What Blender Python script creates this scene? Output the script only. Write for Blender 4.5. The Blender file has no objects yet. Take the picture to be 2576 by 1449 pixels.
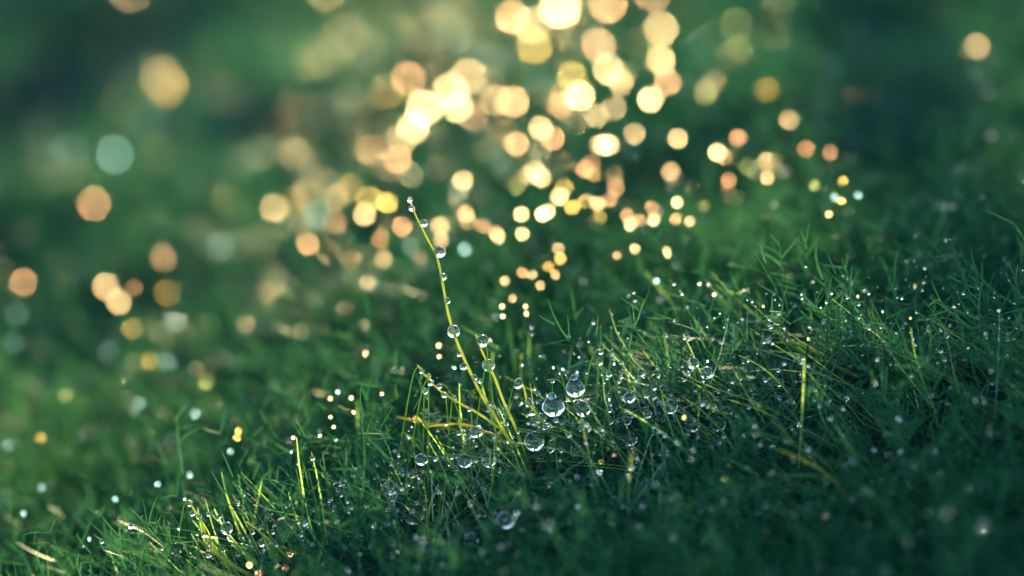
import bpy, bmesh, math, random
import numpy as np
from mathutils import Vector, Matrix
random.seed(7); rng = np.random.default_rng(11)
scene = bpy.context.scene
C = bpy.context.scene.collection

# ---------------------------------------------------------------- camera, light, exposure
D0 = 3.55                                   # distance to the plane in focus
CAMZ, PITCH = 0.96, math.radians(14.0)
cam_data = bpy.data.cameras.new('camera'); cam = bpy.data.objects.new('camera', cam_data); C.objects.link(cam)
cam_data.sensor_width = 36; cam_data.lens = 100
cam_data.clip_start = 0.02; cam_data.clip_end = 500
cam.location = (0, 0, CAMZ); cam.rotation_euler = (math.pi/2 - PITCH, 0, 0)
APR = 0.060                                 # aperture radius in scene units
cam_data.dof.use_dof = True; cam_data.dof.focus_distance = D0
cam_data.dof.aperture_fstop = 0.1/(2*APR); cam_data.dof.aperture_blades = 11
cam_data.dof.aperture_rotation = math.radians(8)
scene.camera = cam

SUN_EL, SUN_AZ = math.radians(8), math.radians(4)       # azimuth from +Y towards +X
world = bpy.data.worlds.new("World"); scene.world = world; world.use_nodes = True
wn = world.node_tree.nodes; wl = world.node_tree.links
bg = wn['Background']
sky = wn.new('ShaderNodeTexSky'); sky.sky_type = 'NISHITA'; sky.sun_disc = False
sky.sun_elevation = SUN_EL; sky.sun_rotation = SUN_AZ; sky.air_density = 1.0; sky.dust_density = 0.6; sky.ozone_density = 3.0
wl.new(sky.outputs[0], bg.inputs[0]); bg.inputs[1].default_value = 0.105
sun_d = bpy.data.lights.new('sun', 'SUN'); sun = bpy.data.objects.new('sun', sun_d); C.objects.link(sun)
sun_d.energy = 5.0; sun_d.angle = math.radians(0.5); sun_d.color = (1.0, 0.75, 0.37)
sdir = Vector((math.sin(SUN_AZ)*math.cos(SUN_EL), math.cos(SUN_AZ)*math.cos(SUN_EL), math.sin(SUN_EL)))
sun.rotation_euler = sdir.to_track_quat('Z', 'Y').to_euler()
scene.view_settings.view_transform = 'Standard'; scene.view_settings.look = 'None'
scene.view_settings.exposure = 3.3; scene.view_settings.gamma = 1.0; scene.view_settings.use_curve_mapping = False
cy = scene.cycles
cy.use_denoising = True; cy.denoiser = 'OPENIMAGEDENOISE'; cy.use_adaptive_sampling = False
cy.max_bounces = 8; cy.transmission_bounces = 6; cy.glossy_bounces = 3; cy.diffuse_bounces = 2; cy.transparent_max_bounces = 8
cy.caustics_reflective = True; cy.caustics_refractive = True; cy.blur_glossy = 0.0
cy.sample_clamp_indirect = 0.0; cy.sample_clamp_direct = 0.0
PXW, PXH = 2576.0, 1449.0
FWD = Vector((0, math.cos(PITCH), -math.sin(PITCH))); UP = Vector((0, math.sin(PITCH), math.cos(PITCH)))
def at(px, py, D):
    """a point seen at picture position px, py, at depth D"""
    u = (px/PXW-0.5)*0.36; v = (0.5-py/PXH)*0.36*PXH/PXW
    return Vector((0, 0, CAMZ)) + D*(FWD + Vector((1, 0, 0))*u + UP*v)
def unit(D): return 0.36*D/PXW              # size of one picture unit at depth D
def depth_for(r):                           # depth behind the focus whose blur circle has radius r
    f = r/(APR/(0.36*D0)*PXW)
    return D0/(1-f)

# ---------------------------------------------------------------- terrain
XS = np.array([-60, -3, -1.5, -0.9, -0.6, -0.42, -0.24, -0.1, 0.0, 0.5, 0.85, 1.5, 4, 60])
ZS = np.array([-3, -.50, -.36, -.31, -.30, -.24, -.13, -.06, -.02, .08, .13, .2, .3, 1.5])
def canopy(x, y):
    x = np.asarray(x, float); y = np.asarray(y, float)
    z = sum(np.interp(x+o, XS, ZS) for o in (-.12, -.06, 0, .06, .12))/5
    z = z + 0.018*np.sin(x*9+y*3.1+1) * np.cos(y*7.3-x*2.2) + 0.012*np.sin(x*23+2*y)*np.sin(y*19+.7)
    far = np.clip((y-4.0)/1.5, 0, 1)
    z = z + far*(.034*np.sin(x*3.1+y*1.3+.6)*np.cos(y*2.4-x*.9+.4) + .022*np.sin(x*5.7-y*2.1)*np.sin(y*4.6+x*1.1))
    t = np.clip((x+.34)/.36, 0, 1); t = t*t*(3-2*t); q = np.clip(3.46-y, 0, .75); z = z - t*.38*(q*q/(q+.06))*(1-.35*q)
    return z
GRASS_H = 0.11
def ground_z(x, y): return canopy(x, y) - GRASS_H

# ---------------------------------------------------------------- materials
def mat(name):
    m = bpy.data.materials.new(name); m.use_nodes = True
    nt = m.node_tree; nt.nodes.clear(); return m, nt, nt.nodes.new('ShaderNodeOutputMaterial')
def grass_mat(name, cols, trans=0.45, tcol=(.25, .40, .05), gloss=.10, rough=.45, noise_scale=1.3):
    m, nt, out = mat(name); N = nt.nodes; L = nt.links
    geo = N.new('ShaderNodeNewGeometry'); ramp = N.new('ShaderNodeValToRGB')
    el = ramp.color_ramp.elements
    while len(el) < len(cols): el.new(0.5)
    for i, c in enumerate(cols): el[i].position = i/(len(cols)-1); el[i].color = (*c, 1)
    tc = N.new('ShaderNodeTexCoord'); nz = N.new('ShaderNodeTexNoise'); nz.inputs['Scale'].default_value = noise_scale
    nz.inputs['Detail'].default_value = 3
    L.new(tc.outputs['Object'], nz.inputs['Vector'])
    mx = N.new('ShaderNodeMath'); mx.operation = 'ADD'
    h1 = N.new('ShaderNodeMath'); h1.operation = 'MULTIPLY'; h1.inputs[1].default_value = .55
    L.new(geo.outputs['Random Per Island'], h1.inputs[0])
    h2 = N.new('ShaderNodeMath'); h2.operation = 'MULTIPLY_ADD'; h2.inputs[1].default_value = 1.6; h2.inputs[2].default_value = -.55
    L.new(nz.outputs['Fac'], h2.inputs[0]); L.new(h1.outputs[0], mx.inputs[0]); L.new(h2.outputs[0], mx.inputs[1])
    L.new(mx.outputs[0], ramp.inputs[0])
    d = N.new('ShaderNodeBsdfDiffuse'); t = N.new('ShaderNodeBsdfTranslucent'); g = N.new('ShaderNodeBsdfGlossy')
    g.inputs['Roughness'].default_value = rough; g.inputs['Color'].default_value = (.8, .9, .85, 1)
    L.new(ramp.outputs[0], d.inputs[0])
    tm = N.new('ShaderNodeMix'); tm.data_type = 'RGBA'; tm.blend_type = 'MIX'; tm.inputs[0].default_value = .6
    L.new(ramp.outputs[0], tm.inputs[6]); tm.inputs[7].default_value = (*tcol, 1); L.new(tm.outputs[2], t.inputs[0])
    m1 = N.new('ShaderNodeMixShader'); m1.inputs[0].default_value = trans
    L.new(d.outputs[0], m1.inputs[1]); L.new(t.outputs[0], m1.inputs[2])
    fr = N.new('ShaderNodeFresnel'); fr.inputs[0].default_value = 1.4
    fm = N.new('ShaderNodeMath'); fm.operation = 'MULTIPLY'; fm.inputs[1].default_value = gloss; L.new(fr.outputs[0], fm.inputs[0])
    m2 = N.new('ShaderNodeMixShader'); L.new(fm.outputs[0], m2.inputs[0])
    L.new(m1.outputs[0], m2.inputs[1]); L.new(g.outputs[0], m2.inputs[2]); L.new(m2.outputs[0], out.inputs[0])
    return m
M = {}
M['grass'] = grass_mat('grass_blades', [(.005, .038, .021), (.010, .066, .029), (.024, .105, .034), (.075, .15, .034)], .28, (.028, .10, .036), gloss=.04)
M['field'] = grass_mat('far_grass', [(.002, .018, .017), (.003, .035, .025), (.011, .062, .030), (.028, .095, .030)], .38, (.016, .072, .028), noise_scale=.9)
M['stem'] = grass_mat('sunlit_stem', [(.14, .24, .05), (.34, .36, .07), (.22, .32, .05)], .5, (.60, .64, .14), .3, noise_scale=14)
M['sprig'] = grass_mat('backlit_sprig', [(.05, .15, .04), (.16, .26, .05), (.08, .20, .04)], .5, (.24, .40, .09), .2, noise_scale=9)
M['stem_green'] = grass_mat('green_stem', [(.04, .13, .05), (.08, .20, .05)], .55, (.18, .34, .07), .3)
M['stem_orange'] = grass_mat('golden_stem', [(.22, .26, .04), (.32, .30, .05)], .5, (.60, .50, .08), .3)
M['twig'] = grass_mat('twig', [(.05, .012, .012), (.07, .02, .015)], .1, (.08, .02, .01), .3)
def glass(name, col, rough, ior=1.333, spec=None):
    m, nt, out = mat(name); g = nt.nodes.new('ShaderNodeBsdfGlass')
    g.inputs['Color'].default_value = (*col, 1); g.inputs['Roughness'].default_value = rough; g.inputs['IOR'].default_value = ior
    nt.links.new(g.outputs[0], out.inputs[0]); return m
M['water'] = glass('clear_dew', (1, 1, 1), 0.04)
M['w'] = glass('dew', (1, .95, .86), .55)
M['p'] = glass('dew_rosy', (1, .83, .74), .55)  # rosy, yellow and green: glint colour put into the water tint
M['y'] = glass('dew_yellow', (1, .93, .60), .55)
M['g'] = glass('dew_green', (.78, .92, .66), .55)
M['b'] = glass('dew_sky_tint', (.55, .82, 1), .55)  # bluish sky reflection put into the colour of the water

m, nt, out = mat('ground'); N = nt.nodes; L = nt.links
b = N.new('ShaderNodeBsdfPrincipled'); nz = N.new('ShaderNodeTexNoise'); nz.inputs['Scale'].default_value = 6; nz.inputs['Detail'].default_value = 8
rp = N.new('ShaderNodeValToRGB'); rp.color_ramp.elements[0].color = (.002, .010, .009, 1); rp.color_ramp.elements[1].color = (.008, .028, .018, 1)
tc = N.new('ShaderNodeTexCoord'); L.new(tc.outputs['Object'], nz.inputs[0]); L.new(nz.outputs[0], rp.inputs[0]); L.new(rp.outputs[0], b.inputs['Base Color'])
b.inputs['Roughness'].default_value = 1; b.inputs['Specular IOR Level'].default_value = .05; L.new(b.outputs[0], out.inputs[0]); M['ground'] = m

# ---------------------------------------------------------------- mesh helpers
def link(name, me, m, parent=None):
    o = bpy.data.objects.new(name, me); C.objects.link(o)
    if m is not None and not me.materials: me.materials.append(m)
    if parent: o.parent = parent
    return o
def tag(o, label, cat, group=None, kind=None):
    if label: o['label'] = label
    if cat: o['category'] = cat
    if group: o['group'] = group
    if kind: o['kind'] = kind
    return o
def np_mesh(name, V, F, smooth=True):
    me = bpy.data.meshes.new(name); V = np.ascontiguousarray(V, np.float32).reshape(-1, 3); F = np.ascontiguousarray(F, np.int32)
    n, k = F.shape
    me.vertices.add(len(V)); me.vertices.foreach_set('co', V.ravel())
    me.loops.add(n*k); me.loops.foreach_set('vertex_index', F.ravel())
    me.polygons.add(n); me.polygons.foreach_set('loop_start', np.arange(0, n*k, k, dtype=np.int32))
    me.polygons.foreach_set('use_smooth', np.full(n, smooth)); me.update(calc_edges=True); me.validate()
    return me

# ground sheet
gx = np.concatenate([-np.geomspace(60, 1.6, 24), np.linspace(-1.5, 1.5, 121), np.geomspace(1.6, 60, 24)])
gy = np.concatenate([-np.geomspace(60, .5, 20), np.linspace(-.4, 10, 260), np.geomspace(10.3, 90, 24)])
X, Y = np.meshgrid(gx, gy); Z = ground_z(X, Y)
V = np.stack([X, Y, Z], -1).reshape(-1, 3); nx, ny = len(gx), len(gy)
ii = (np.arange(ny-1)[:, None]*nx + np.arange(nx-1)[None]).ravel()
F = np.stack([ii, ii+1, ii+nx+1, ii+nx], -1)
tag(link('ground', np_mesh('ground', V, F), M['ground']), None, None, kind='structure')

def blades(n, xr, yr, length, width, lean, lean_sd, rise=(0.3, 1.0), taper=.35, zoff=0.0, pts=None):
    """n thin curved blades as one mesh array; returns V (n*8,3), F, and tips"""
    if pts is None:
        x = rng.uniform(*xr, n); y = rng.uniform(*yr, n)
    else: x, y = pts; n = len(x)
    z = ground_z(x, y) + zoff
    Ln = rng.uniform(length[0], length[1], n)
    az = rng.normal(lean, lean_sd, n)                       # lean direction, 0 = +X
    tilt = rng.uniform(*rise, n)                            # 1 = upright
    hx = np.cos(az)*np.sqrt(np.clip(1-tilt**2, 0, 1)); hy = np.sin(az)*np.sqrt(np.clip(1-tilt**2, 0, 1))
    d = np.stack([hx, hy, tilt], -1)
    bend = rng.uniform(-.45, .85, n); bd = np.stack([np.cos(az), np.sin(az), -.6*np.ones(n)], -1)
    bd = bd + rng.normal(0, .25, (n, 3))
    ra = rng.uniform(0, np.pi, n); side = np.stack([np.cos(ra), np.sin(ra), rng.normal(0, .3, n)], -1)
    side /= np.linalg.norm(side, axis=1)[:, None]
    w = rng.uniform(width[0], width[1], n)
    root = np.stack([x, y, z], -1); rows = []; cs = []
    for t, k in ((0, 1), (.4, 1), (.75, .85), (1, taper)):
        c = root + d*(Ln*t)[:, None] + bd*(Ln*bend*t*t*.6)[:, None]; cs.append(c)
        rows += [c - side*(w*k/2)[:, None], c + side*(w*k/2)[:, None]]
    V = np.stack(rows, 1); base = (np.arange(n)*8)[:, None]
    F = np.concatenate([base + np.array([[2*j, 2*j+1, 2*j+3, 2*j+2]]) for j in range(3)], 1).reshape(-1, 4)
    return V.reshape(-1, 3), F, cs
def join(parts):
    Vs, Fs, o = [], [], 0
    for V, F in parts: Vs.append(V); Fs.append(F+o); o += len(V)
    return np.concatenate(Vs), np.concatenate(Fs)

# ---------------------------------------------------------------- dew
def drop_mesh(name, m, sub=3):
    bm = bmesh.new(); bmesh.ops.create_icosphere(bm, subdivisions=sub, radius=1)
    for f in bm.faces: f.smooth = True
    me = bpy.data.meshes.new(name); bm.to_mesh(me); bm.free(); me.materials.append(m); return me
DM = {k: drop_mesh('dewdrop_'+k, M[k]) for k in ('w', 'p', 'y', 'g', 'b')}
DM['water'] = drop_mesh('dewdrop', M['water'], 4)
_t = drop_mesh('dewdrop_hanging', M['water'], 4)
for v in _t.vertices:
    if v.co.z > .1: k_ = (v.co.z-.1)/.9; v.co.x *= 1-.45*k_; v.co.y *= 1-.45*k_; v.co.z += .38*k_*k_; v.co.x -= .18*k_*k_
DM['tear'] = _t
def drop(p, r, key, label, group=None, squash=1.0, rot=None):
    o = bpy.data.objects.new('dewdrop', DM[key]); C.objects.link(o)
    o.location = p; o.scale = (r, r, r*squash)
    if rot: o.rotation_euler = rot
    return tag(o, label, 'dewdrop', group)
def tube_mesh(name, pts, radii, m, sides=7):
    """a smooth tapered tube through pts"""
    P = [Vector(p) for p in pts]; Q = []; Rr = []
    for i in range(len(P)-1):
        p0, p1, p2, p3 = P[max(i-1, 0)], P[i], P[i+1], P[min(i+2, len(P)-1)]
        for s in range(6):
            t = s/6; Q.append(.5*((2*p1)+(p2-p0)*t+(2*p0-5*p1+4*p2-p3)*t*t+(3*p1-p0-3*p2+p3)*t**3)); Rr.append(radii[i]*(1-t)+radii[i+1]*t)
    Q.append(P[-1]); Rr.append(radii[-1])
    V = []; F = []; n = len(Q)
    for i, q in enumerate(Q):
        d = (Q[min(i+1, n-1)]-Q[max(i-1, 0)]).normalized(); a = d.cross(Vector((.3, 1, .2))).normalized(); b2 = d.cross(a)
        wob = 1+.08*math.sin(i*1.7)
        for k in range(sides):
            an = 2*math.pi*k/sides; V.append(q+(a*math.cos(an)+b2*math.sin(an)*.7)*Rr[i]*wob)
    for i in range(n-1):
        for k in range(sides):
            k2 = (k+1) % sides; F.append((i*sides+k, i*sides+k2, (i+1)*sides+k2, (i+1)*sides+k))
    bm = bmesh.new(); vs = [bm.verts.new(v) for v in V]
    for f in F: bm.faces.new([vs[i] for i in f]).smooth = True
    bm.faces.new([vs[i] for i in range(sides)][::-1]); bm.faces.new([vs[(n-1)*sides+k] for k in range(sides)])
    me = bpy.data.meshes.new(name); bm.to_mesh(me); bm.free(); me.materials.append(m); return me

# blades and drops in focus: picture-traced outline, each at its own depth; every blade is rooted in the ground
HERO = []; CARRY = []; carried = []
def stem(pts, D, w, mkey, label, Dtip=None, group=None, root=True, name='grass_blade', cat='grass blade'):
    """pts run from tip to base"""
    n = len(pts); Dt = D if Dtip is None else Dtip; P = []
    for i, (x, y) in enumerate(pts): P.append(at(x, y, Dt+(D-Dt)*i/(n-1)))
    for a_, b_ in zip(P[:-1], P[1:]):
        for k_ in range(5): HERO.append((a_.lerp(b_, k_/5), w*unit(D)/2, .22, .3))
    R = [w*1.0*unit(D)/2*(.45+.55*min(1, i/(n-1)*1.6)) for i in range(n)]
    if root:
        e = P[-1]; g = float(ground_z(e.x, e.y+.03))
        dv = (P[-1]-P[-2]).normalized(); q = e+dv*.03; q.y += .02; q.z = min(q.z, e.z)-.012; e2 = q+dv*.05; P += [q, Vector((e2.x, e2.y+.03, min(g-.01, q.z-.03)))]; R += [R[-1], R[-1]*.8]
    return tag(bpy_link(name, tube_mesh(name, P, R, M[mkey])), label, cat, group)
def bpy_link(name, me):
    o = bpy.data.objects.new(name, me); C.objects.link(o); return o
def dd(x, y, r, label, D=D0, key='water', squash=1.0, group=None, dz=0):
    HERO.append((at(x, y, D), r*unit(D)*.8, .35, .3))
    p = at(x, y, D)
    if group is None: carried.append((p, r*unit(D)))
    o = drop(p, r*unit(D), key, label, group, squash); v = random.Random(int(x*7+y))
    o.scale = (o.scale[0]*v.uniform(.9, 1.08), o.scale[1]*v.uniform(.9, 1.08), o.scale[2]*v.uniform(.92, 1.06)); o.rotation_euler = (v.uniform(-.3, .3), v.uniform(-.35, .35), 0) if key == 'water' else (0, 0, 0)
    return o

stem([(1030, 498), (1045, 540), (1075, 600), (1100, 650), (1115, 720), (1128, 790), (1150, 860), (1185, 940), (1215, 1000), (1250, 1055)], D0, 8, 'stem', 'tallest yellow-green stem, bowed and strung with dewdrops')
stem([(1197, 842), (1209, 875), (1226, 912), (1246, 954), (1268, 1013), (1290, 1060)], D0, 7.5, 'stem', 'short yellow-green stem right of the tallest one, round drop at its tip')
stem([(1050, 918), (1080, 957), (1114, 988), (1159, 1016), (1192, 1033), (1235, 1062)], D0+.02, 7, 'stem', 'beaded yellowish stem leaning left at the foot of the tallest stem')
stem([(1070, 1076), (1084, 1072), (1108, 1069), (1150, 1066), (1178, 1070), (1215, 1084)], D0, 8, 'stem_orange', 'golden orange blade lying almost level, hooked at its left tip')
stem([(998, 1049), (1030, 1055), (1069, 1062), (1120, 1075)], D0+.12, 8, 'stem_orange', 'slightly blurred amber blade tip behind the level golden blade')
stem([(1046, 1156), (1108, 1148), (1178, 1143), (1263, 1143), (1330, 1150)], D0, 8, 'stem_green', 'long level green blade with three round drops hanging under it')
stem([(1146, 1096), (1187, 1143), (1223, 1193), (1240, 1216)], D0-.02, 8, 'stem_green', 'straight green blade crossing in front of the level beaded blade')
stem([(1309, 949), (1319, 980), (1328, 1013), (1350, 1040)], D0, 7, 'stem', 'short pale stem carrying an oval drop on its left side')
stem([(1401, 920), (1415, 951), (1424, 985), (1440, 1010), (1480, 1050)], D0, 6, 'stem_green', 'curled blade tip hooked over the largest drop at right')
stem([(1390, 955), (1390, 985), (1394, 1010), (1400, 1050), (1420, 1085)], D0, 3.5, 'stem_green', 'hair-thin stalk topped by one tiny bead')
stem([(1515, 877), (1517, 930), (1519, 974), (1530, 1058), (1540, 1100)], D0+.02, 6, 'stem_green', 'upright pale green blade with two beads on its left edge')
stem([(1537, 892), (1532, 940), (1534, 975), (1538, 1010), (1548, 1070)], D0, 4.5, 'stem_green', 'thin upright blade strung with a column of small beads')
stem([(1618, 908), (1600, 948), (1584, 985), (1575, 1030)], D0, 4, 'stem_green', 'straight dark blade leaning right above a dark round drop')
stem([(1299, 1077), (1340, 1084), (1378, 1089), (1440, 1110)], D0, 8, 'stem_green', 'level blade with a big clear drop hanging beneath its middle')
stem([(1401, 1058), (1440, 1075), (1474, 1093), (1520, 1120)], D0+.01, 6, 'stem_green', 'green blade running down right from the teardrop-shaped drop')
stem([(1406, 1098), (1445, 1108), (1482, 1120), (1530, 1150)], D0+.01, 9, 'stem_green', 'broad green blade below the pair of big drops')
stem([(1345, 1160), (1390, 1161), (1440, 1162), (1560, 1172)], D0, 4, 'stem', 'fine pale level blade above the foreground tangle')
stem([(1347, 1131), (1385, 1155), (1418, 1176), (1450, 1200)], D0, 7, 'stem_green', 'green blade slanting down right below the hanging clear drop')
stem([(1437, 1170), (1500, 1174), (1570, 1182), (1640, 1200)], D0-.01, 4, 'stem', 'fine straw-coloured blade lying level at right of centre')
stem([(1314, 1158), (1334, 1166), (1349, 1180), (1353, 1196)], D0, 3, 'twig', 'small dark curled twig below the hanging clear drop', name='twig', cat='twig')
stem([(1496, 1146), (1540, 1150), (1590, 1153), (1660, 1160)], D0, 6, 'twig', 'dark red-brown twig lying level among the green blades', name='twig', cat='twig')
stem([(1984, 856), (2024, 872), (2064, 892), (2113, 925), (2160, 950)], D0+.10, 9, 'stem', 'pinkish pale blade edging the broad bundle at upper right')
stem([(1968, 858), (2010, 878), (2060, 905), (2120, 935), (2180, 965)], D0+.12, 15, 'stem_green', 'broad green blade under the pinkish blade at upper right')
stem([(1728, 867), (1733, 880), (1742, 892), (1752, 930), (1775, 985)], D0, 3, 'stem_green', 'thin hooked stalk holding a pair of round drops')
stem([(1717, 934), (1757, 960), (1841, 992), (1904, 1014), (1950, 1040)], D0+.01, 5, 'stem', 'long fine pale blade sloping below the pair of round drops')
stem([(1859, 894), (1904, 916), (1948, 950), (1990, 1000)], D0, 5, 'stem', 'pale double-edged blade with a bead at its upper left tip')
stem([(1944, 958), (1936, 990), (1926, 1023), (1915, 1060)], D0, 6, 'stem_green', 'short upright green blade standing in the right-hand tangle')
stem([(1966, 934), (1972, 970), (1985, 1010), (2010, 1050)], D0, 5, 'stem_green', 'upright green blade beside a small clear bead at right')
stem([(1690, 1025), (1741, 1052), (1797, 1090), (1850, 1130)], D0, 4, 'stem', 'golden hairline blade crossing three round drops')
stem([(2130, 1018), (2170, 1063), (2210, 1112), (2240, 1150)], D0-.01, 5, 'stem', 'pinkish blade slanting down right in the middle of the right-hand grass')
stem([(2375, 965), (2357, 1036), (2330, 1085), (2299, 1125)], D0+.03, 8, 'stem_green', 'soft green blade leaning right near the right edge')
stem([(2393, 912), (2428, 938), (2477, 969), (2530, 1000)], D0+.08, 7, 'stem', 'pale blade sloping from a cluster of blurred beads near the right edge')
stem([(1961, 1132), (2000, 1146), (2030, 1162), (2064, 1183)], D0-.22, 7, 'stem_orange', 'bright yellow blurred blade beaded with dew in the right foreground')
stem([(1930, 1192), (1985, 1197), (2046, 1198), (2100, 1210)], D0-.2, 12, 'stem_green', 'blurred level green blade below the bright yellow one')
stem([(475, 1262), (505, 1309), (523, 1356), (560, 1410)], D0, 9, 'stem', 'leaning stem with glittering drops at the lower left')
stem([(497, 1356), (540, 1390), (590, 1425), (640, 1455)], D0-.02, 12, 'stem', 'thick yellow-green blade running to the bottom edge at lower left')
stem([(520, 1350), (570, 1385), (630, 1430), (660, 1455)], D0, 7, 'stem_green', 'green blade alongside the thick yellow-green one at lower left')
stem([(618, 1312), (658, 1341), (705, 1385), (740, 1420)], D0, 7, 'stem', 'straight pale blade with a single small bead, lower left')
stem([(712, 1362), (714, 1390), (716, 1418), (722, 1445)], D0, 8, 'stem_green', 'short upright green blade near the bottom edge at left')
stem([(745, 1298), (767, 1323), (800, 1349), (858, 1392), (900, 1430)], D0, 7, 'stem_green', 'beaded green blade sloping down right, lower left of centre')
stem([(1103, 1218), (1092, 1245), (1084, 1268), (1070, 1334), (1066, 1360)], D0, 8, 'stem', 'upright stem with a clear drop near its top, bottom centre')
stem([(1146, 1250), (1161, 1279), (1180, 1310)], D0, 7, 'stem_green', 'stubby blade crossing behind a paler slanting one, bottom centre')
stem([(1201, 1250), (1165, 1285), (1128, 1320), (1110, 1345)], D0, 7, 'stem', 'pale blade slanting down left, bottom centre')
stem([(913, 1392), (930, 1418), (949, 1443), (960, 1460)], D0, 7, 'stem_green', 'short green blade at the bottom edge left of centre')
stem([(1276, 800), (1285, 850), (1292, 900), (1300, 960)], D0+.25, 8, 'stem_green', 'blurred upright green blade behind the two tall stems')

H = 'drops strung on the tallest stem'
dd(1031, 503, 7, 'bright bead at the very tip of the tallest stem', group=H); dd(1036, 524, 8, 'second bead from the tip of the tallest stem', group=H)
dd(1066, 562, 10, 'third bead down the tallest stem, touching its right side', group=H)
dd(1106, 634, 15, 'dark round drop on the right side of the tallest stem', group=H)
dd(1115, 697, 9, 'small drop between the two largest drops of the tallest stem', group=H)
dd(1125, 757, 8, 'lone little bead halfway down the tallest stem', group=H)
dd(1141, 834, 17, 'largest drop of the tallest stem, pierced by the stem', group=H)
dd(1155, 891, 7, 'upper of two dark beads on the left of the tallest stem', group=H)
dd(1166, 922, 9, 'lower of two dark beads on the left of the tallest stem', group=H)
dd(1193, 950, 8, 'clear bead wrapped round the lower part of the tallest stem', group=H)
dd(1230, 1016, 6, 'lowest bead near the foot of the tallest stem', group=H)
dd(1214, 858, 16, 'round drop leaning on the tip of the short yellow-green stem')
dd(1229, 919, 16, 'dark drop wrapped round the middle of the short yellow-green stem')
for (x, y, r, l) in ((1060, 934, 6, 'topmost bead of the stem leaning left'), (1078, 946, 6, 'second bead of the stem leaning left'), (1083, 963, 8, 'largest bead of the stem leaning left'),
                     (1105, 972, 7, 'white bead above the middle of the stem leaning left'), (1118, 993, 8, 'glittering bead at the middle of the stem leaning left'), (1069, 985, 7, 'separate bluish white bead below the stem leaning left'),
                     (1144, 1002, 5, 'small bead on the lower half of the stem leaning left'), (1180, 1030, 6, 'bead near the foot of the stem leaning left')): dd(x, y, r, l, D0+.02)
dd(1198, 1086, 19, 'flattened drop under the right end of the golden blade', squash=.75); dd(1076, 1068, 5, 'orange bead at the hooked tip of the golden blade')
dd(1046, 1055, 8, 'yellow oval drop on the blurred amber blade', D0+.12, 'y')
dd(1060, 1156, 16, 'drop at the left tip of the long level blade'); dd(1169, 1159, 18, 'middle drop hanging under the long level blade'); dd(1229, 1159, 18, 'right-hand drop hanging under the long level blade')
dd(1094, 1155, 6, 'tiny bead between the left tip and middle drop of the long level blade'); dd(1136, 1151, 5, 'tiny bead left of the crossing blade')
dd(1304, 965, 12, 'oval drop on the left of the short pale stem', squash=1.25); dd(1331, 1013, 11, 'round bead at the foot of the short pale stem')
dd(1447, 975, 25, 'largest drop, hanging from the curled blade tip', key='tear'); dd(1390, 958, 6, 'tiny bead on top of the hair-thin stalk')
dd(1392, 1022, 27, 'big teardrop below the hair-thin stalk', key='tear'); dd(1466, 1028, 22, 'round drop resting right of the big teardrop')
dd(1344, 1110, 25, 'big clear drop hanging under the level blade'); dd(1304, 1086, 5, 'reddish bead under the tip of the level blade')
dd(1387, 1123, 10, 'narrow white glaring drop beside the big hanging drop', squash=1.9)
dd(1377, 1072, 8, 'orange glinting bead just under the big teardrop'); dd(1339, 1039, 7, 'bright orange bead left of the big teardrop')
dd(1511, 886, 6, 'upper bead on the upright pale blade'); dd(1508, 911, 9, 'lower bead on the upright pale blade')
dd(1537, 893, 4, 'topmost bead of the thin upright blade'); dd(1532, 941, 8, 'roundest bead of the thin upright blade')
for i, y in enumerate((998, 1015, 1030, 1060)): dd(1531+i*1.5, y, 8, ('third', 'fourth', 'fifth', 'lowest')[i]+' bead down the thin upright blade')
dd(1582, 1001, 15, 'dark round drop below the straight leaning blade'); dd(1577, 1058, 11, 'clear bead directly below the dark round drop'); dd(1585, 1104, 18, 'greenish drop lowest in the column below the leaning blade')
dd(1629, 1041, 11, 'clear drop right of the dark round one'); dd(1612, 938, 11, 'faint blurred drop behind the straight leaning blade', D0+.08)
dd(1744, 914, 16, 'upper left drop of the pair on the hooked stalk'); dd(1778, 938, 17, 'lower right drop of the pair on the hooked stalk')
dd(1881, 903, 8, 'bead near the tip of the pale double-edged blade'); dd(1959, 963, 10, 'clear bead beside the upright blade at right')
dd(1686, 1023, 19, 'drop at the upper end of the golden hairline blade'); dd(1741, 1069, 20, 'middle drop on the golden hairline blade'); dd(1806, 1067, 20, 'right-hand drop above the golden hairline blade')
dd(1413, 1129, 10, 'small drop hanging right of the narrow white one'); dd(1448, 1130, 11, 'small clear drop under the broad green blade'); dd(1463, 1077, 8, 'bead under the blade below the teardrop')
dd(1359, 1053, 14, 'dark wet drop left of the big teardrop at the blade joint'); dd(1371, 1073, 9, 'small dark drop under the big teardrop')
dd(982, 1228, 20, 'lone round drop in the dark gap at bottom centre', D0+.05); dd(1041, 1292, 28, 'large faint drop left of the upright bottom stem', D0+.03)
dd(1104, 1234, 11, 'clear drop near the top of the upright bottom stem'); dd(1086, 1287, 5, 'small bead on the upright bottom stem')
dd(1185, 1358, 18, 'blurred drop right of the slanting pale blade at the bottom', D0-.12); dd(1272, 1308, 22, 'large faint blurred drop in the bottom foreground', D0-.14)
dd(570, 1329, 16, 'round drop standing apart at lower left'); dd(606, 1350, 8, 'small dark bead right of the round drop at lower left')
dd(477, 1269, 6, 'top bead on the glittering lower left stem'); dd(484, 1292, 7, 'white glittering drop on the lower left stem'); dd(500, 1300, 7, 'amber bead on the lower left stem')
dd(513, 1345, 8, 'bead where two blades cross at lower left'); dd(523, 1367, 9, 'glittering drop on the thick lower left blade'); dd(524, 1395, 9, 'bluish white drop under the thick lower left blade')
dd(650, 1329, 6, 'single bead on the straight pale blade'); dd(658, 1366, 10, 'bright bluish drop below the straight pale blade')
dd(752, 1312, 6, 'first bead of the sloping beaded blade'); dd(770, 1322, 8, 'largest bead of the sloping beaded blade'); dd(797, 1346, 6, 'last bead of the sloping beaded blade')

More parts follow.
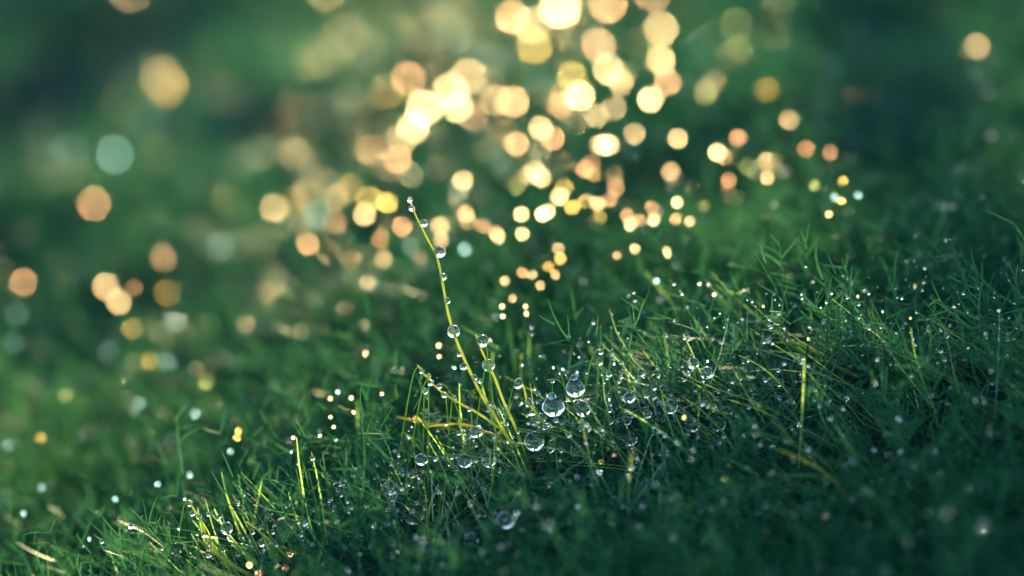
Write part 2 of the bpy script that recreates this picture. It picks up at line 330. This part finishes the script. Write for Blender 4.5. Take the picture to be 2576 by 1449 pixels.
# ---------------------------------------------------------------- drops out of focus: glints in the grass behind and in front of the focus
# x, y, blur radius, brightness (drop size), tint
BOK = [
 (1410,15,62,10,'w'),(1290,40,45,7,'p'),(1340,60,50,6,'w'),(1530,5,52,6,'p'),(1345,115,52,4,'y'),(1663,70,46,7,'w'),(1662,150,42,7,'w'),(1640,-22,52,5,'p'),
 (1507,112,46,5,'p'),(1530,172,44,8,'w'),(1562,208,35,5,'w'),(1460,237,43,10,'w'),(1636,247,42,10,'w'),(1680,205,38,6,'p'),(1440,190,45,4,'y'),(1410,262,36,5,'p'),(1500,290,38,6,'w'),(1545,270,38,5,'w'),
 (1292,253,44,7,'p'),(1360,320,33,9,'w'),(1390,345,38,5,'p'),(1300,360,42,5,'p'),(1248,250,46,4,'w'),(1520,362,30,9,'w'),(1533,362,28,7,'w'),(1507,362,28,5,'w'),(1596,335,34,6,'w'),(1705,347,27,6,'w'),
 (1028,195,46,5,'p'),(1135,228,49,9,'w'),(1068,268,48,10,'w'),(1180,190,48,5,'w'),(1150,265,50,7,'w'),(970,230,48,3,'y'),(1040,318,50,7,'w'),(985,320,42,5,'p'),(930,375,40,4,'p'),(1000,398,42,5,'p'),(1190,290,44,4,'p'),(1010,350,45,4,'w'),(1050,300,36,6,'w'),
 (1165,452,27,7,'p'),(1345,430,32,7,'w'),(1362,445,30,6,'w'),(1300,467,25,3,'g'),(1330,440,30,4,'p'),(1472,425,25,6,'p'),(1487,410,25,5,'p'),(1495,440,20,5,'y'),(1545,440,30,3,'w'),(1550,470,26,5,'p'),
 (1172,537,27,6,'p'),(1215,567,27,4,'p'),(1253,593,24,6,'w'),(1248,585,24,5,'p'),(1312,537,22,8,'w'),(1314,587,22,7,'w'),(1365,537,27,9,'w'),(1378,530,24,7,'w'),(1407,493,27,9,'w'),(1440,520,25,6,'y'),(1503,512,21,9,'w'),(1420,470,26,5,'y'),(1510,545,18,6,'y'),(1475,505,24,5,'y'),(1535,500,24,5,'p'),
 (1577,540,20,6,'p'),(1585,563,21,7,'w'),(1609,553,18,6,'p'),(1644,552,18,7,'w'),(1704,508,17,8,'w'),(1735,555,24,5,'p'),(1700,550,18,3,'p'),(1640,520,20,3,'p'),
 (918,538,31,9,'w'),(975,508,28,7,'y'),(930,500,35,6,'y'),(845,495,35,4,'w'),(843,555,34,4,'p'),(1012,568,28,6,'p'),(880,470,38,3,'y'),(690,521,38,5,'w'),(770,485,40,3,'w'),(735,505,45,2,'y'),(740,383,45,3,'w'),
 (775,612,30,6,'p'),(958,600,28,4,'p'),(885,652,28,4,'p'),(926,710,26,5,'w'),(1110,605,24,5,'w'),(1033,620,32,3,'b'),(555,620,42,3,'b'),(290,385,62,4,'b'),
 (410,195,62,3,'w'),(420,215,70,2,'y'),(330,-30,62,5,'w'),(820,-30,48,4,'w'),(785,150,58,2,'g'),(1140,85,60,2,'b'),(1150,40,55,2,'y'),(880,240,46,2,'g'),
 (238,510,46,6,'p'),(60,707,40,6,'p'),(268,718,37,7,'w'),(300,757,34,8,'w'),(338,722,24,3,'p'),(332,825,29,4,'y'),(408,640,36,3,'w'),(415,655,34,3,'p'),(420,735,36,3,'y'),(445,810,29,3,'w'),
 (920,888,18,5,'p'),(1104,868,18,4,'p'),(1105,896,13,5,'p'),(375,905,32,3,'y'),(415,905,30,2,'b'),(350,1012,31,3,'b'),(490,1040,26,5,'b'),(270,885,32,3,'b'),(35,860,42,2,'b'),(165,995,29,2,'g'),(103,1100,22,2,'y'),(20,1120,32,2,'b'),
 (831,1002,11,6,'p'),(884,1000,12,7,'w'),(961,990,10,5,'p'),(832,1048,11,6,'w'),(890,1036,10,4,'p'),(840,1073,9,4,'y'),(597,1100,12,3,'y'),(738,1100,10,5,'p'),(733,1136,18,5,'b'),(478,1193,20,4,'b'),(397,1217,20,3,'b'),(805,1095,16,4,'p'),(600,1083,10,2,'y'),
 (580,1135,24,2,'b'),(290,1255,22,2,'b'),(465,1255,20,2,'b'),(60,1290,24,2,'b'),(225,1355,16,3,'b'),(105,1225,28,2,'b'),(450,1330,13,6,'b'),(1040,1200,10,3,'g'),
 (1597,625,16,7,'w'),(1552,642,11,5,'p'),(1677,630,12,5,'p'),(1410,650,30,5,'y'),(1405,625,18,6,'w'),(1340,690,15,6,'w'),(1360,717,13,5,'w'),(1313,685,18,4,'p'),(1270,705,18,4,'w'),(1397,690,14,4,'p'),(1380,670,20,4,'y'),(1289,750,14,6,'p'),(1322,770,13,5,'p'),(1324,788,10,4,'p'),(1265,794,10,8,'w'),(1263,770,9,3,'p'),
 (1804,382,25,8,'w'),(1822,395,23,4,'p'),(1857,345,25,5,'p'),(1833,452,22,5,'p'),(1930,447,21,6,'p'),(1985,300,28,4,'w'),(2027,374,25,5,'p'),(2089,382,26,5,'p'),(2085,538,17,5,'p'),(1882,418,30,2,'g'),(1620,430,28,2,'g'),(2050,465,24,2,'g'),(2120,455,24,2,'y'),(2100,495,18,3,'b'),(2157,490,24,3,'b'),(2117,505,18,2,'y'),
 (1852,60,45,2,'g'),(1860,120,50,2,'g'),(1930,225,36,2,'y'),(2150,235,36,2,'y'),(2197,238,36,2,'y'),(2457,115,38,5,'w'),(2450,185,28,4,'b'),(1775,235,46,2,'g'),
 (1705,545,20,2,'g'),(1652,705,20,3,'b'),(1716,740,12,4,'b'),(1680,640,10,4,'g'),(1920,770,16,3,'y'),(2220,783,15,6,'b'),(2158,745,8,5,'p'),(2290,800,10,4,'y'),(2538,800,17,4,'b'),(2193,907,10,7,'p'),(2033,852,7,5,'g'),
 (1314,918,16,8,'b'),(1392,924,16,8,'b'),(1415,928,16,7,'b'),(1452,936,11,6,'b'),(1545,915,10,4,'b'),(1144,925,16,3,'b'),(1178,925,16,2,'b'),(1313,1014,12,7,'b'),(850,985,16,3,'b'),(1780,908,8,4,'b'),(2020,945,7,4,'b'),
]
FRONT = [(628,1420,9,6,'p'),(718,1429,9,6,'p'),(650,1443,11,6,'p'),(2244,1240,9,5,'g'),(1959,1265,9,4,'g'),(1926,1336,12,5,'p'),(2477,1365,11,5,'y'),(1992,1145,8,6,'y'),(2025,1163,6,5,'y'),(2050,1167,6,6,'p'),(2066,1180,8,4,'y'),
 (2180,1320,13,3,'y'),(2160,1395,11,4,'y'),(2560,1390,13,5,'b'),(2288,1218,9,4,'y'),(2215,1208,7,5,'p'),(2491,1232,8,4,'g'),(2570,1250,10,6,'g'),(2550,1200,9,3,'p'),(1832,1170,6,6,'y'),(1962,1237,6,5,'p'),(1908,1290,10,3,'b'),(1905,1360,10,3,'g'),(1740,1450,18,5,'p'),(2080,1340,8,4,'p'),(2395,1195,7,3,'g'),(1938,1190,9,4,'g'),(1880,1175,8,3,'g'),(1383,1338,6,6,'p'),(1300,1290,10,3,'b'),(1545,1145,5,4,'p'),(2440,1300,12,2,'g'),(1760,1330,9,3,'g')]
TINT = {'w': 'cream', 'p': 'rosy amber', 'y': 'yellow', 'g': 'pale green', 'b': 'bluish'}
def pick(v, steps): return next(w for lim, w in steps if v < lim)
def describe(x, y, r, s, k):
    size = pick(r, ((13, 'tiny'), (22, 'small'), (32, 'medium'), (44, 'large'), (999, 'huge')))
    glow = pick(s, ((3, 'very faint'), (4, 'faint'), (6, 'soft'), (8, 'bright'), (99, 'glaring')))
    row = pick(y, ((60, 'at the top edge'), (200, 'near the top'), (330, 'well above the tall stem'), (480, 'above stem-tip height'), (620, 'level with the stem tip'), (760, 'beside the upper stem'),
                   (900, 'at short-stem height'), (1050, 'at stem-foot height'), (1250, 'below the stem feet'), (9999, 'near the bottom edge')))
    col = pick(x, ((200, 'far left'), (520, 'left'), (860, 'left of the stem'), (1080, 'nearest the stem'), (1300, 'just right of it'), (1500, 'centre'), (1750, 'right of centre'), (2150, 'right'), (9999, 'far right')))
    return '%s %s %s glint %s, %s' % (size, glow, TINT[k], row, col), 'blurred dewdrops %s' % row
def unique_labels(items):
    """spell out which one where the description alone fits several"""
    L_ = [describe(*it)[0] for it in items]; out = list(L_); O = ['leftmost', 'second from left', 'third from left', 'fourth from left', 'fifth from left', 'sixth from left']
    for l in set(L_):
        ix = sorted([i for i, q in enumerate(L_) if q == l], key=lambda i: items[i][0])
        if len(ix) > 1:
            for n_, i in enumerate(ix): out[i] = l + ', ' + ('rightmost' if n_ == len(ix)-1 else O[min(n_, 5)])
    return out
LAB = unique_labels(BOK + FRONT)
stalk_pts = []; SH = []
AREA = {2: .08, 3: .13, 4: .21, 5: .32, 6: .48, 7: .7, 8: .8, 9: .85, 10: 1.05}
for n_, (x, y, r, s, k) in enumerate(BOK):
    D = depth_for(r)
    for it in range(60):                                   # keep the drop just above the grass it sits on
        p = at(x, y, D); hgt = p.z - float(canopy(p.x, p.y))
        if hgt < .035 and D > D0+.05: D -= .03
        elif hgt > .26: D += .03
        else: break
    p = at(x, y, D)
    rad = max(.0015, r*unit(D)*1.3*math.sqrt(AREA[s]*(.62 if r > 30 and s > 5 else .9)/27)*(.9 if k in 'bg' else 1.0))
    
    ts = np.linspace(.02, 3, 60); SH.append(bool((canopy(p.x+ts*sdir.x, p.y+ts*sdir.y)-.05 > p.z+ts*sdir.z).any()))
    drop(p, rad, k, LAB[n_], describe(x, y, r, s, k)[1])
    stalk_pts.append((p, rad))
for n_, (x, y, r, s, k) in enumerate(FRONT):
    f = r/(APR/(0.36*D0)*PXW); D = D0/(1+f); p = at(x, y, D); rad = max(.0017, r*unit(D)*math.sqrt(AREA[s]/22))
    drop(p, rad, k, LAB[len(BOK)+n_], 'blurred beads in the near foreground'); stalk_pts.append((p, rad))
# blades do not grow through the light that reaches a drop, nor right in front of it
def clearing(V, F, cs):
    P = np.stack(cs, 1); n = len(P); keep = np.ones(n, bool); sd = np.array(sdir)
    for (p, rad, ls, lc) in [(p, r_, 2.0, .35) for p, r_ in stalk_pts[:len(BOK)]] + HERO:
        p0 = np.array(p)
        for d, Lm, w in ((sd, ls, rad*.8+.0045), ((np.array(cam.location)-p0)/np.linalg.norm(np.array(cam.location)-p0), lc, rad+.005)):
            idx = np.nonzero(keep & (np.abs(P[:, 3, 0]-p0[0]-.03) < .2) & (P[:, 3, 1]-p0[1] < Lm+.25) & (P[:, 3, 1]-p0[1] > (-.25 if d[1] > 0 else -Lm-.25)))[0]
            if not len(idx): continue
            Q = P[idx]; Q = np.concatenate([Q] + [Q[:, :-1]*(1-a)+Q[:, 1:]*a for a in (.2, .4, .6, .8)], 1) - p0; t = np.clip(Q@d, 0.004, Lm)
            dist = np.linalg.norm(Q - t[..., None]*d, axis=-1).min(1); keep[idx[dist < w]] = False
    return V.reshape(n, 8, 3)[keep].reshape(-1, 3), F[:keep.sum()*3], [c[keep] for c in cs]
# near grass, the part of the field that lies close to the plane in focus
NEAR = []
v1, f1, c1 = blades(52000, (-.95, 1.05), (2.3, 4.4), (.03, .10), (.0013, .0030), math.radians(140), 2.2, (.0, .95)); v1, f1, c1 = clearing(v1, f1, c1); NEAR.append((v1, f1))
v2, f2, c2 = blades(7000, (-.55, 1.15), (2.6, 4.4), (.05, .135), (.0009, .0020), math.radians(158), .95, (.08, .75)); v2, f2, c2 = clearing(v2, f2, c2); NEAR.append((v2, f2))
def sprigs(n, xr, yr, length, width, nl, k=1.0):
    """feathery sprigs: an axis set with short fine side needles in all directions"""
    x = rng.uniform(*xr, n); y = rng.uniform(*yr, n); z = ground_z(x, y) + .02
    Ln = rng.uniform(*length, n); az = rng.normal(math.radians(150), 1.3, n); tilt = rng.uniform(.25, .95, n)
    d = np.stack([np.cos(az)*np.sqrt(1-tilt**2), np.sin(az)*np.sqrt(1-tilt**2), tilt], -1); root = np.stack([x, y, z], -1)
    bd = rng.normal(0, .22, (n, 3)); P0, D1, W = [], [], []
    axis = lambda t: root + d*(Ln*t)[:, None] + bd*(Ln*t*t)[:, None]
    for j in range(4): P0.append(axis(j/4)); D1.append(axis((j+1)/4)-axis(j/4)); W.append(np.full(n, width*1.2))
    for j in range(nl):
        t = rng.uniform(.15, 1, n); q = rng.normal(0, 1, (n, 3)); q -= (q*d).sum(1)[:, None]*d; q /= np.linalg.norm(q, axis=1)[:, None]
        P0.append(axis(t)); D1.append((d*rng.uniform(.4, 1.1, n)[:, None]+q*.8)*(rng.uniform(.018, .036, n)*k)[:, None]); W.append(np.full(n, width*.8))
    P0, D1, W = map(np.concatenate, (P0, D1, W)); m = len(P0)
    s_ = np.cross(D1, rng.normal(0, 1, (m, 3))); s_ /= np.linalg.norm(s_, axis=1)[:, None]; bend = rng.normal(0, .12, (m, 3))*np.linalg.norm(D1, axis=1)[:, None]
    rows = []; cs = []
    for t, kk in ((0, 1), (.35, 1), (.7, .85), (1, .4)):
        c = P0 + D1*t + bend*t*t; cs.append(c); rows += [c-s_*(W*kk/2)[:, None], c+s_*(W*kk/2)[:, None]]
    V = np.stack(rows, 1).reshape(-1, 3); base = (np.arange(m)*8)[:, None]
    F = np.concatenate([base + np.array([[2*j, 2*j+1, 2*j+3, 2*j+2]]) for j in range(3)], 1).reshape(-1, 4)
    return V, F, cs
tx = rng.normal(.06, .17, 380); ty = rng.normal(3.56, .07, 380)
v4, f4, c4 = blades(0, None, None, (.035, .12), (.0012, .0024), math.radians(110), 1.6, (.2, .97), pts=(tx, ty))
tag(link('grass', np_mesh('tuft_grass', v4, f4), M['stem_green']), 'paler backlit tuft of fine blades round the foot of the tall stems', 'grass', kind='stuff')
sp = []
for (px, py, D, sx, sy, n, ln, wd, lean, sd_, rise) in ((1150, 1030, D0+.02, .06, .03, 52, (.03, .10), (.0012, .0024), 165, .5, (.2, .7)), (1230, 1060, D0, .05, .03, 28, (.05, .13), (.0012, .0024), 120, .8, (.5, .97)),
        (600, 1420, D0, .06, .03, 42, (.06, .14), (.0014, .003), 135, .45, (.4, .9)), (1500, 1090, D0, .18, .05, 46, (.05, .13), (.0010, .0022), 130, .9, (.2, .95)), (2080, 960, D0+.05, .18, .07, 56, (.07, .18), (.0010, .0022), 160, .4, (.15, .6)),
        (1750, 1230, D0-.1, .13, .06, 60, (.05, .13), (.001, .002), 140, .7, (.3, .95)), (2300, 1180, D0-.12, .15, .08, 70, (.06, .15), (.001, .002), 150, .6, (.3, .9)), (1350, 1280, D0-.1, .12, .05, 40, (.05, .12), (.001, .002), 120, .9, (.4, .97)), (2250, 1000, D0, .15, .05, 30, (.06, .15), (.001, .002), 155, .5, (.3, .8)),
        (2060, 1200, D0-.2, .06, .03, 22, (.06, .12), (.002, .003), 160, .3, (.15, .5)), (880, 1390, D0, .12, .04, 40, (.05, .12), (.0015, .003), 130, .6, (.3, .9))):
    c = at(px, py, D); sp.append((rng.normal(c.x, sx, n), rng.normal(c.y, sy, n), ln, wd, math.radians(lean), sd_, rise))
G = [blades(0, None, None, l_, w_, a_, s_, r_, zoff=.035, pts=(x_, y_)) for (x_, y_, l_, w_, a_, s_, r_) in sp]
c5 = [np.concatenate([g[2][k] for g in G]) for k in range(4)]
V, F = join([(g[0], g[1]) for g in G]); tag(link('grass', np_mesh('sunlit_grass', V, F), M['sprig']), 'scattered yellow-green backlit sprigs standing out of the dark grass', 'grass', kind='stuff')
v0, f0, c0 = blades(42000, (-.95, 1.05), (2.3, 4.4), (.02, .055), (.0014, .0030), math.radians(140), 2.5, (.1, .95), zoff=.03); NEAR.append((v0, f0))
v3, f3, c3 = sprigs(6500, (-.9, 1.0), (2.5, 4.4), (.07, .15), .0020, 15); v3, f3, c3 = clearing(v3, f3, c3); NEAR.append((v3, f3))
V, F = join(NEAR)
tag(link('grass', np_mesh('grass', V, F), M['grass']), 'dense fine dark green grass covered with dew across the foreground', 'grass', kind='stuff')
FAR = []
for (n, xr, yr, l, w) in ((50000, (-1.6, 1.6), (4.3, 6.5), (.05, .15), (.004, .008)), (36000, (-2.6, 2.6), (6.5, 11), (.06, .17), (.008, .016)),
                          (9000, (-2.5, -.95), (1.5, 4.3), (.06, .17), (.004, .008)), (9000, (1.05, 2.5), (1.5, 4.3), (.06, .17), (.004, .008)),
                          (14000, (-6, 6), (11, 26), (.1, .3), (.03, .06)), (7000, (-.95, 1.05), (1.0, 2.3), (.06, .15), (.003, .006))):
    v, f, c = blades(n, xr, yr, l, w, math.radians(150), 1.2, (.25, 1)); v, f, c = clearing(v, f, c); FAR.append((v, f))
v, f, c = sprigs(3500, (-1.5, 1.5), (4.4, 6.5), (.08, .16), .0035, 10, 1.3); v, f, c = clearing(v, f, c); FAR.append((v, f))
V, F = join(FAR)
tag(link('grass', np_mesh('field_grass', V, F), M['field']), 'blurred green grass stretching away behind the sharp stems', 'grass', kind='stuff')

# the slender blades that carry those drops
vs, fs, o = [], [], 0
for (p, rad) in stalk_pts:
    g = float(ground_z(p.x, p.y)) - .01
    lx, ly = random.uniform(-.04, .04), random.uniform(-.01, .05)
    a = Vector((p.x+lx, p.y+ly, min(g, p.z-.03))); c = Vector((p.x+lx*.25, p.y+ly*.3+rad*.3, (p.z+a.z)/2+.01)); e = p + Vector((0, 0, -rad*.85))
    w = .0011
    for q in (a, c, e):
        for an in range(3):
            vs.append((q.x+w*math.cos(an*2.09), q.y+w*math.sin(an*2.09), q.z))
    for j in range(2):
        for k in range(3): fs.append((o+3*j+k, o+3*j+(k+1) % 3, o+3*j+3+(k+1) % 3, o+3*j+3+k))
    o += 9
tag(link('grass', np_mesh('carrier_blades', np.array(vs), np.array(fs)), M['grass']), 'slender grass blades each carrying a drop at the tip', 'grass', kind='stuff')
for i, (p, rad) in enumerate(carried):                     # a fine blade under or through each drop in focus
    v = random.Random(i*13+5); sx = v.uniform(-.05, .07); e = p+Vector((-sx*.1, .001, rad*v.uniform(-.3, .95))); g = float(ground_z(p.x+sx, p.y+.03))-.01
    pts = [e, p+Vector((sx*.2, .004, -rad*1.4)), p+Vector((sx*.6, .015, (g-p.z)*.5)), Vector((p.x+sx, p.y+.03, min(g, p.z-.03)))]
    CARRY.append((tube_mesh('x', pts, [.0006, .0008, .0010, .0012], M['sprig'], 5)))
bm = bmesh.new()
for me in CARRY: bm.from_mesh(me); bpy.data.meshes.remove(me)
me = bpy.data.meshes.new('drop_blades'); bm.to_mesh(me); bm.free()
tag(link('grass', me, M['sprig']), 'hair-fine blades on which the clear drops in focus hang', 'grass', kind='stuff')
# unseen leaf screens added to shade the field's right and, more thinly, its left
def gobo(x0, x1, n, seed, label, size=(.10, .26)):
    g = np.random.default_rng(seed); x = g.uniform(x0, x1, n); y = g.uniform(22, 24.5, n); top = 5.2 + .5*np.sin(x*2.1) ; z = -1.0 + g.uniform(0, 1, n)**.9*(top+1.0)
    P = np.stack([x, y, z], -1); a = g.normal(0, 1, (n, 3)); a /= np.linalg.norm(a, axis=1)[:, None]; b = np.cross(a, g.normal(0, 1, (n, 3))); b /= np.linalg.norm(b, axis=1)[:, None]
    s1 = g.uniform(*size, n)[:, None]; V = np.stack([P-a*s1, P-b*s1*.42, P+a*s1, P+b*s1*.42], 1).reshape(-1, 3); F = (np.arange(n)*4)[:, None]+np.arange(4)[None]
    root = bpy.data.objects.new('gobo', None); C.objects.link(root); root.location = ((x0+x1)/2, 23.2, -1.2); tag(root, label, 'gobo', 'unseen screens added to shade the field')
    cr = link('gobo_foliage', np_mesh('gobo_foliage', V-np.array(root.location), F), M['field'], root)
    for i in range(5):
        t = link('gobo_branch', tube_mesh('gobo_branch', [(.1*i-.2, 0, -.3), (.25*i-.5, .1*i, 1.8), (.5*i-1, .2*i-.3, 4.2)], [.06, .045, .015], M['twig']), None, root)
for (x0, x1, n, sd_, lb) in ((1.75, 3.0, 300, 1, 'loose bush'), (2.6, 4.4, 1250, 2, 'dense bush'), (4.0, 7.5, 4200, 3, 'broad dense bush'), (-1.6, .2, 520, 4, 'sparse bush'), (-5.5, -1.2, 5000, 5, 'wide bush')):
    gobo(x0, x1, n, sd_, lb+' out of view, added to shade the field from the low sun')
bm = bmesh.new(); bmesh.ops.create_icosphere(bm, subdivisions=2, radius=1)
sv = np.array([v.co[:] for v in bm.verts]); sf = np.array([[v.index for v in f.verts] for f in bm.faces]); bm.free()
def far_dew(n, xr, yr, rr):
    x = rng.uniform(*xr, n); y = rng.uniform(*yr, n); P = np.stack([x, y, canopy(x, y)+rng.uniform(.005, .045, n)], -1); R = rr[0]+(rr[1]-rr[0])*rng.uniform(0, 1, n)**2
    return (P[:, None]+sv[None]*R[:, None, None]).reshape(-1, 3), (sf[None]+(np.arange(n)*len(sv))[:, None, None]).reshape(-1, 3)
# fine dew on the near grass: far too many beads to count
bm = bmesh.new(); bmesh.ops.create_icosphere(bm, subdivisions=2, radius=1)
sv = np.array([v.co[:] for v in bm.verts]); sf = np.array([[v.index for v in f.verts] for f in bm.faces]); bm.free()
def dew(cs, n, rr, ts=(3,)):
    cs = np.stack(cs, 1); i = rng.integers(0, len(cs), n); t = rng.uniform(1.0, 3.0, n); k = t.astype(int); k = np.clip(k, 0, 2); fr = (t-k)[:, None]
    P = cs[i, k]*(1-fr) + cs[i, k+1]*fr; P = P + rng.normal(0, .0015, P.shape)
    R = rr[0]+(rr[1]-rr[0])*rng.uniform(0, 1, n)**2.5
    V = (P[:, None]+sv[None]*R[:, None, None]).reshape(-1, 3); F = (sf[None]+(np.arange(n)*len(sv))[:, None, None]).reshape(-1, 3)
    return V, F
V, F = join([dew(c1, 4000, (.0005, .0024)), dew(c2, 2600, (.0006, .0030)), dew(c3, 5000, (.0005, .0030)), dew(c4, 300, (.001, .004)), dew(c5, 750, (.0009, .0034)), far_dew(380, (-.15, .75), (3.05, 3.6), (.0005, .0022))])
tag(link('dew', np_mesh('dew', V, F), M['water']), 'countless tiny dew beads scattered over the foreground grass', 'dew', kind='stuff')

for mk, lb, n in (('w', 'faint cream', 150), ('g', 'faint greenish', 60), ('b', 'faint bluish', 110)):
    V, F = join([far_dew(n, (-.55, .42) if mk == 'w' else (-1.4, .6), (4.1, 7.5), (.0010, .0034)), far_dew(n//4, (-.9, .9), (2.6, 3.3), (.0006, .0018))])
    tag(link('dew', np_mesh('distant_dew', V, F), M[mk]), lb+' specks of dew sprinkled through the blurred grass', 'dew', kind='stuff')
